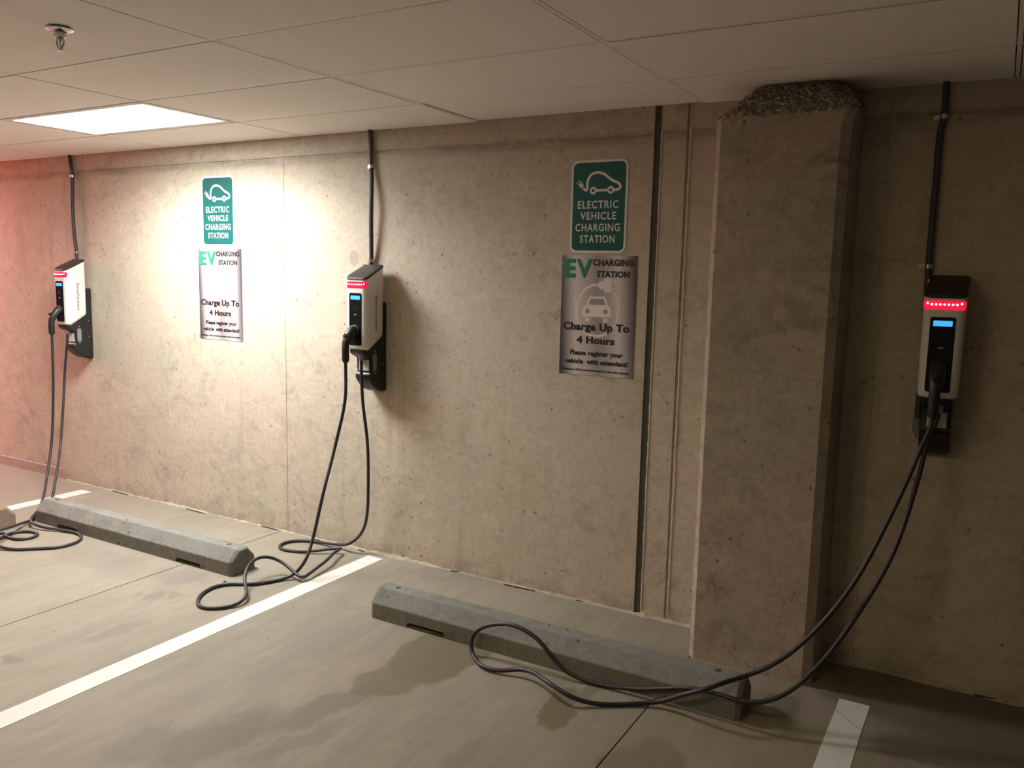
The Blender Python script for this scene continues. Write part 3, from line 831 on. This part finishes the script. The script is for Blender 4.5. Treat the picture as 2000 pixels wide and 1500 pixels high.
# ------------------------------------------------------------------ chargers
ZB = 0.985
def charger():
    t = thing('car_charger', '', 'charger', (0, 0, ZB), 'wall chargers')
    Z = lambda z: z - ZB
    YB, YF, HW, RF = -0.050, -0.205, 0.075, 0.030
    def section(s=1.0, ins=0.0):
        hw = HW * s - ins; yb = YB - ins; yf = YF + ins
        r = RF; rb = 0.012; out = []
        for k in range(4):
            a = PI / 2 * (1 - k / 3); out.append((-hw + rb - rb * math.cos(PI / 2 - a) * 1.0, yb - rb + rb * math.sin(a)))
        # back left done (top of back edge to side); front left corner
        for k in range(9):
            a = PI / 2 * k / 8; out.append((-hw + r - r * math.cos(a), yf + r - r * math.sin(a)))
        for k in range(9):
            a = PI / 2 * k / 8; out.append((hw - r + r * math.sin(a), yf + r - r * math.cos(a)))
        for k in range(4):
            a = PI / 2 * k / 3; out.append((hw - rb + rb * math.cos(a), yb - rb + rb * math.sin(a)))
        return out
    zbot = lambda y: 1.238 + max(0.0, (y + 0.165)) / 0.115 * 0.072
    ztop = lambda y: 1.643 + (y + 0.205) / 0.155 * 0.075
    def loft(rings):
        bm = bmesh.new(); R = [[bm.verts.new(p) for p in r] for r in rings]
        n = len(R[0])
        for a, b in zip(R, R[1:]):
            for k in range(n): bm.faces.new((a[k], a[(k + 1) % n], b[(k + 1) % n], b[k]))
        bm.faces.new(R[0]); bm.faces.new(R[-1])
        return bm
    rings = []
    for f, s, ins in ((0.0, .957, .016), (0.012, .957, .007), (0.03, .958, .001), (0.08, .96, 0), (0.5, .98, 0), (1.0, 1.0, 0)):
        rings.append([(x, y, Z(zbot(y) + (ztop(y) - 0.016 - zbot(y)) * f)) for x, y in section(s, ins)])
    case = obj('case', loft(rings), 'white_case', t, True)
    case['label'] = 'white plastic case'
    rings = []
    for dz, ins in ((-0.017, 0.002), (-0.015, -0.001), (-0.004, -0.001), (-0.001, 0.002), (0.0, 0.007)):
        rings.append([(x, y, Z(ztop(y) + dz)) for x, y in section(1.0, ins)])
    obj('cap', loft(rings), 'dark_cap', t, True)
    # red light band round the front
    bm = bmesh.new(); prev = None
    sec = section(0.995, -0.0015)[6:20]
    for i, (x, y) in enumerate(sec):
        e = 0.010 if i in (0, len(sec) - 1) else (0.003 if i in (1, len(sec) - 2) else 0)
        ring = [bm.verts.new((x * k, y + d, Z(z))) for k, d, z in ((0.93, 0.008, 1.582 + e), (1, 0, 1.584 + e), (1, 0, 1.619 - e * .6), (0.93, 0.008, 1.622 - e * .6))]
        if prev:
            for k in range(3): bm.faces.new((prev[k], prev[k + 1], ring[k + 1], ring[k]))
        prev = ring
    band = obj('light_band', bm, 'red_lens', t, True)
    band['label'] = 'glowing red light band'
    for k in range(9):
        x = -0.058 + 0.116 * k / 8
        ax = abs(x) - (HW - RF)
        y = YF - 0.0015 + (RF - math.sqrt(max(RF * RF - ax * ax, 0)) if ax > 0 else 0)
        bm = bmesh.new()
        bmesh.ops.create_uvsphere(bm, u_segments=12, v_segments=8, radius=0.0046, matrix=Matrix.Translation((x, y + 0.0015, Z(1.604 + (0.004 if k in (0, 8) else 0)))))
        obj('lamp_dot', bm, 'led_dot', band, True)
    fp = obj('front_panel', prism(rrect(0.088, 0.291, 0.009, 0, Z(1.411)), 'y', YF + 0.004, YF - 0.0025, bevel=0.001, seg=1), 'gloss_black', t)
    sc = obj('screen', prism(rrect(0.066, 0.0215, 0.002, 0, Z(1.5315), 3), 'y', YF - 0.002, YF - 0.0032), 'screen_glow', fp)
    sc['label'] = 'lit blue display'
    bm = bmesh.new()
    for r in (0.004, 0.008, 0.012):
        add_tube(bm, [(r * math.cos(a) * 1.0, YF - 0.0028, Z(1.432) + r * 0.7 * math.sin(a)) for a in [math.radians(20 + 14 * q) for q in range(11)]], 0.0011, 6)
    obj('reader_icon', bm, 'icon_grey', fp)
    bm = bmesh.new()
    add_tube(bm, [(0.006 * math.cos(a), YF - 0.0026, Z(1.481) + 0.006 * math.sin(a)) for a in [2 * PI * q / 16 for q in range(16)]], 0.0012, 6, closed=True)
    join_bm(bm, text_bm('SemaConnect', -0.022, 0.022, Z(1.463), Z(1.469), YF - 0.0024))
    obj('front_logo', bm, 'icon_dim', fp)
    bm = bmesh.new()
    add_tube(bm, [(0, YF + 0.002, Z(1.350)), (0, YF - 0.008, Z(1.350)), (0, YF - 0.010, Z(1.350))], [0.031, 0.031, 0.028], 24)
    obj('socket', bm, 'black_plastic', fp, True)
    # wording running down the side of the case
    tb = text_bm('SemaConnect', 0, 0.200, 0, 0.021, 0.0, bold=0.008, depth=0.0005)
    for v in tb.verts:
        c = v.co.copy()
        zz = 1.545 - c.x
        sx = HW * (0.957 + 0.043 * (zz - 1.24) / 0.42) + 0.0002
        v.co = (sx - c.y, -0.112 + c.z - 0.0105, Z(zz))
    obj('side_lettering', tb, 'side_print', t)
    # black dock below and behind the case
    prof = [(0.0, 0.990), (-0.045, 0.992), (-0.075, 1.004), (-0.112, 1.030), (-0.140, 1.062), (-0.150, 1.080), (-0.148, 1.094), (-0.140, 1.098), (-0.132, 1.110),
            (-0.138, 1.190), (-0.175, 1.206), (-0.196, 1.222), (-0.198, 1.240), (-0.170, 1.244), (-0.050, 1.322), (-0.043, 1.330), (-0.043, 1.502), (0.0, 1.505)]
    bm = bmesh.new()
    add_prism(bm, [(y, Z(z)) for y, z in prof], 'x', -0.054, 0.054)
    bmesh.ops.recalc_face_normals(bm, faces=bm.faces[:])
    ed = [e for e in bm.edges if e.verts[0].co.x * e.verts[1].co.x > 0 and not (abs(e.verts[0].co.y) < 1e-5 and abs(e.verts[1].co.y) < 1e-5)]
    bmesh.ops.bevel(bm, geom=ed, offset=0.007, segments=3, affect='EDGES', clamp_overlap=True)
    dock = obj('dock', bm, 'black_plastic', t, True)
    dock['label'] = 'black wall dock'
    o = obj('rating_label', prism([(-0.030, Z(1.118)), (0.040, Z(1.118)), (0.040, Z(1.180)), (-0.030, Z(1.180))], 'y', -0.130, -0.1390), 'sticker', dock)
    o.rotation_euler = (0, 0, 0); o['label'] = 'pale grey rating label'
    bm = bmesh.new()
    add_prism(bm, rrect(0.032, 0.098, 0.012, -0.104, Z(1.165), 3), 'x', 0.052, 0.0555)
    obj('side_plate', bm, 'grey_plastic', dock)
    for (y, z) in ((-0.104, 1.228), (-0.104, 1.106), (-0.030, 1.268), (-0.030, 1.150)):
        bm = bmesh.new(); add_prism(bm, circle(y, Z(z), 0.0045, 12), 'x', 0.053, 0.0563)
        obj('screw', bm, 'steel', dock)
    obj('cable_gland', lathe([(0.012, Z(1.178)), (0.016, Z(1.184)), (0.016, Z(1.200)), (0.020, Z(1.202)), (0.020, Z(1.228))], 20), 'grey_plastic', dock, True, loc=(0.010, -0.168, 0))
    return t
CX = (-0.183, -3.100, -5.858)
ch = charger()
ch.location = (CX[0], 0, ZB)
ch['label'] = 'white charger with red light and blue screen on the dark wall right of the column'
copy_thing(ch, (CX[1], 0, ZB), 'middle white charger with red light band, between the two pairs of signs')
copy_thing(ch, (CX[2], 0, ZB), 'leftmost white charger with glowing red light band on the reddish wall')

# ------------------------------------------------------------------ conduits down to the chargers
def conduit(pts, clamps, label):
    t = thing('conduit', label, 'conduit', tuple(pts[0]), 'flexible conduits')
    o = Vector(pts[0])
    P = catmull(pts, 0.02)
    # ends in an elbow that turns into the lower left of the dock
    e = Vector(pts[-1])
    P += [e + Vector((0.002, 0, -0.02)), e + Vector((0.008, 0, -0.036)), e + Vector((0.020, 0, -0.045))]
    obj('hose', tube([p - o for p in P], 0.0128, 12), 'conduit_rubber', t, True)
    for z in clamps:
        c = min(P, key=lambda p: abs(p.z - z))
        q = c - o
        bm = bmesh.new()
        ring = []
        for zz in (-0.009, 0.009):
            ring.append([bm.verts.new((q.x + 0.0155 * math.cos(a), q.y + 0.0155 * math.sin(a), q.z + zz)) for a in [2 * PI * k / 20 for k in range(20)]])
        for k in range(20): bm.faces.new((ring[0][k], ring[0][(k + 1) % 20], ring[1][(k + 1) % 20], ring[1][k]))
        add_box(bm, q.x - 0.038, q.x - 0.012, -c.y - 0.0 + q.y - 0.006, -c.y + q.y - 0.002, q.z - 0.009, q.z + 0.009)
        cl = obj('clamp', bm, 'steel', t, True)
        bm = bmesh.new()
        add_prism(bm, circle(q.x - 0.028, q.z, 0.0055, 10), 'y', q.y - c.y - 0.012, q.y - c.y - 0.005)
        obj('bolt', bm, 'steel', cl)
    b = e - o
    bm = bmesh.new()
    add_tube(bm, [(b.x, b.y, b.z + 0.03), (b.x, b.y, b.z), (b.x + 0.002, b.y, b.z - 0.02), (b.x + 0.010, b.y, b.z - 0.038), (b.x + 0.024, b.y, b.z - 0.046)], 0.0165, 12)
    obj('elbow_fitting', bm, 'grey_plastic', t, True)
    return t
conduit([(-3.150, -0.020, 2.470), (-3.147, -0.020, 2.42), (-3.141, -0.020, 2.266), (-3.132, -0.028, 2.190), (-3.124, -0.040, 2.084), (-3.126, -0.040, 1.976), (-3.133, -0.030, 1.843), (-3.141, -0.020, 1.739), (-3.166, -0.018, 1.60), (-3.172, -0.018, 1.40), (-3.172, -0.018, 1.10)],
        (2.266, 1.742), 'dark bowed conduit running from the ceiling to the middle charger')
conduit([(-5.962, -0.020, 2.470), (-5.950, -0.020, 2.40), (-5.937, -0.020, 2.315), (-5.937, -0.028, 2.106), (-5.933, -0.028, 1.914), (-5.926, -0.020, 1.765), (-5.930, -0.018, 1.60), (-5.930, -0.018, 1.40), (-5.930, -0.018, 1.10)],
        (2.310, 1.768), 'dark kinked conduit running from the ceiling to the leftmost charger')
conduit([(-0.255, -0.020, 2.470), (-0.253, -0.020, 2.335), (-0.261, -0.020, 2.288), (-0.262, -0.020, 2.075), (-0.262, -0.020, 1.751), (-0.258, -0.018, 1.60), (-0.255, -0.018, 1.40), (-0.255, -0.018, 1.10)],
        (2.325, 1.755), 'dark conduit on the shadowed wall above the right charger')

# ------------------------------------------------------------------ charging cables (plug parked in the socket, lead looping to the floor and back to the gland)
CR = 0.0092
def cable(cx, pts, label, dx=0.0, top=()):
    t = thing('charging_cable', label, 'cable', (cx, -0.27, 0), 'charging cables')
    o = Vector((cx, -0.27, 0))
    px = cx + dx
    hb = Vector((px - 0.003, -0.276, 1.175))       # bottom of the plug grip
    path = [hb + Vector((0, 0, 0.012)), hb + Vector((0, 0, -0.03))] + [Vector(p) for p in pts] + [Vector((cx + 0.010, -0.168, 1.15)), Vector((cx + 0.010, -0.168, 1.192))]
    P = smooth_path(catmull(path, 0.016), 4)
    obj('lead', tube([p - o for p in P], CR, 12), 'rubber', t, True)
    # plug: nose in the socket, sloping neck, elbow, vertical grip
    k = [Vector((px, -0.212, 1.352)), Vector((px, -0.226, 1.345)), Vector((px - 0.001, -0.244, 1.326)), Vector((px - 0.002, -0.262, 1.302)), Vector((px - 0.003, -0.273, 1.280)), Vector((px - 0.003, -0.276, 1.255)), hb + Vector((0, 0, 0.03)), hb]
    pl = obj('plug', tube([p - o for p in smooth_path(catmull(k[:-1], 0.008), 1) + [hb + Vector((0, 0, 0.012)), hb]],
                          1.0, 14), 'black_plastic', t, True)
    # vary the thickness along the plug: fat neck, slimmer grip
    me = pl.data; n = len(me.vertices) // 14
    cen = smooth_path(catmull(k[:-1], 0.008), 1) + [hb + Vector((0, 0, 0.012)), hb]
    for i in range(n):
        c = cen[i] - o
        f = i / (n - 1)
        r = 0.029 if f < 0.25 else (0.029 - 0.0085 * min(1, (f - 0.25) / 0.3))
        if i == n - 1: r = 0.016
        for q in range(14):
            v = me.vertices[i * 14 + q]
            d = (v.co - c).normalized()
            v.co = c + d * r
    bm = bmesh.new()
    add_box(bm, px - 0.009 - o.x, px + 0.009 - o.x, -0.288 - o.y, -0.262 - o.y, 1.318, 1.330)
    bmesh.ops.rotate(bm, verts=bm.verts[:], cent=(px - o.x, -0.275 - o.y, 1.324), matrix=Matrix.Rotation(math.radians(38), 3, 'X'))
    bmesh.ops.bevel(bm, geom=bm.edges[:], offset=0.003, segments=2, affect='EDGES')
    obj('latch', bm, 'gloss_black', pl, True)
    return t
#CABLES-BEGIN
LEAD_MIDDLE = [(-3.107, -0.285, 0.968), (-3.158, -0.31, 0.705), (-3.146, -0.42, 0.465), (-3.161, -0.5, 0.191), (-3.146, -0.56, 0.118), (-3.193, -0.569, 0.05), (-3.215, -0.595, 0.022), (-3.242, -0.64, 0.01), (-3.284, -0.733, 0.01), (-3.338, -0.795, 0.01), (-3.418, -0.84, 0.01), (-3.457, -0.912, 0.01), (-3.435, -1.01, 0.01), (-3.377, -1.09, 0.01), (-3.303, -1.135, 0.009), (-3.247, -1.122, 0.01), (-3.197, -1.074, 0.01), (-3.169, -1.013, 0.014), (-3.174, -0.966, 0.026), (-3.211, -0.92, 0.035), (-3.281, -0.869, 0.05), (-3.309, -0.845, 0.07), (-3.34, -0.799, 0.1), (-3.368, -0.73, 0.115), (-3.383, -0.646, 0.11), (-3.36, -0.596, 0.095), (-3.309, -0.573, 0.07), (-3.224, -0.585, 0.045), (-3.165, -0.599, 0.03), (-3.133, -0.597, 0.025), (-3.141, -0.549, 0.03), (-3.167, -0.444, 0.035), (-3.184, -0.356, 0.045), (-3.236, -0.238, 0.045), (-3.262, -0.164, 0.04), (-3.264, -0.144, 0.04), (-3.285, -0.138, 0.036), (-3.325, -0.16, 0.03), (-3.392, -0.214, 0.022), (-3.46, -0.246, 0.012), (-3.545, -0.281, 0.01), (-3.611, -0.285, 0.01), (-3.657, -0.261, 0.01), (-3.683, -0.194, 0.01), (-3.646, -0.117, 0.01), (-3.561, -0.078, 0.012), (-3.442, -0.075, 0.02), (-3.327, -0.071, 0.03), (-3.234, -0.1, 0.065), (-3.193, -0.07, 0.104), (-3.15, -0.065, 0.179), (-3.127, -0.07, 0.274), (-3.114, -0.08, 0.353), (-3.084, -0.12, 0.682), (-3.092, -0.155, 0.954)]
LEAD_FAR = [(-5.862, -0.285, 0.78), (-5.837, -0.33, 0.414), (-5.738, -0.44, 0.167), (-5.639, -0.53, 0.064), (-5.596, -0.572, 0.03), (-5.55, -0.618, 0.012), (-5.456, -0.701, 0.012), (-5.365, -0.777, 0.014), (-5.248, -0.922, 0.04), (-5.12, -1.054, 0.075), (-5.055, -1.139, 0.095), (-5.101, -1.173, 0.085), (-5.207, -1.169, 0.04), (-5.192, -1.162, 0.01), (-5.144, -1.129, 0.01), (-5.156, -1.08, 0.012), (-5.198, -1.014, 0.01), (-5.185, -0.941, 0.01), (-5.112, -0.903, 0.009), (-5.051, -0.913, 0.01), (-5.01, -0.972, 0.01), (-5.045, -1.039, 0.01), (-5.137, -1.048, 0.01), (-5.191, -1.043, 0.014), (-5.209, -1.033, 0.022), (-5.197, -1.065, 0.028), (-5.19, -1.12, 0.03), (-5.121, -1.173, 0.03), (-5.01, -1.193, 0.025), (-4.937, -1.175, 0.012), (-4.88, -1.15, 0.009), (-4.798, -1.079, 0.01), (-4.712, -0.983, 0.01), (-4.716, -0.872, 0.01), (-4.78, -0.805, 0.01), (-4.871, -0.772, 0.012), (-5.011, -0.797, 0.014), (-5.13, -0.836, 0.02), (-5.204, -0.852, 0.032), (-5.277, -0.829, 0.04), (-5.403, -0.714, 0.045), (-5.508, -0.61, 0.035), (-5.575, -0.527, 0.03), (-5.59, -0.49, 0.07), (-5.616, -0.46, 0.133), (-5.676, -0.4, 0.223), (-5.783, -0.3, 0.378), (-5.865, -0.21, 0.696), (-5.885, -0.175, 0.918)]
LEAD_NEAR = [(-0.205, -0.3, 1.089), (-0.28, -0.36, 0.839), (-0.407, -0.47, 0.51), (-0.56, -0.58, 0.281), (-0.656, -0.65, 0.199), (-0.74, -0.694, 0.155), (-0.792, -0.779, 0.152), (-0.847, -0.837, 0.135), (-0.936, -0.833, 0.085), (-1.024, -0.812, 0.025), (-1.113, -0.858, 0.01), (-1.214, -0.928, 0.01), (-1.284, -0.967, 0.02), (-1.341, -0.991, 0.04), (-1.425, -0.983, 0.06), (-1.548, -0.907, 0.045), (-1.627, -0.89, 0.03), (-1.681, -0.912, 0.018), (-1.735, -0.926, 0.012), (-1.792, -0.918, 0.014), (-1.881, -0.845, 0.008), (-1.911, -0.825, 0.052), (-1.904, -0.812, 0.09), (-1.86, -0.805, 0.129), (-1.79, -0.8, 0.158), (-1.712, -0.8, 0.174), (-1.641, -0.8, 0.163), (-1.58, -0.8, 0.137), (-1.506, -0.805, 0.075), (-1.445, -0.805, 0.034), (-1.366, -0.795, 0.013), (-1.298, -0.79, 0.01), (-1.232, -0.785, 0.015), (-1.124, -0.778, 0.033), (-1.018, -0.775, 0.064), (-0.925, -0.776, 0.093), (-0.813, -0.778, 0.102), (-0.715, -0.776, 0.098), (-0.669, -0.768, 0.102), (-0.627, -0.75, 0.112), (-0.547, -0.7, 0.163), (-0.475, -0.62, 0.245), (-0.419, -0.55, 0.33), (-0.282, -0.36, 0.625), (-0.217, -0.24, 0.935), (-0.197, -0.18, 1.091)]
cable(CX[1], LEAD_MIDDLE, 'black charging cable of the middle charger, in loops by the long white line', dx=-0.008)
cable(CX[2], LEAD_FAR, 'black charging cable of the leftmost charger, coiled at the end of the left wheel stop')
cable(CX[0], LEAD_NEAR, 'black charging cable swinging from the right charger over the wheel stop near the column')
#CABLES-END

# ------------------------------------------------------------------ litter
bm = bmesh.new()
bmesh.ops.create_icosphere(bm, subdivisions=2, radius=0.008)
for v in bm.verts: v.co *= random.uniform(0.75, 1.1); v.co.z *= 0.6
o = obj('litter_scrap', bm, 'green_bit'); o.location = (-3.487, -0.822, 0.004)
tag(o, 'tiny green scrap on the floor at the right end of the left wheel stop', 'litter')
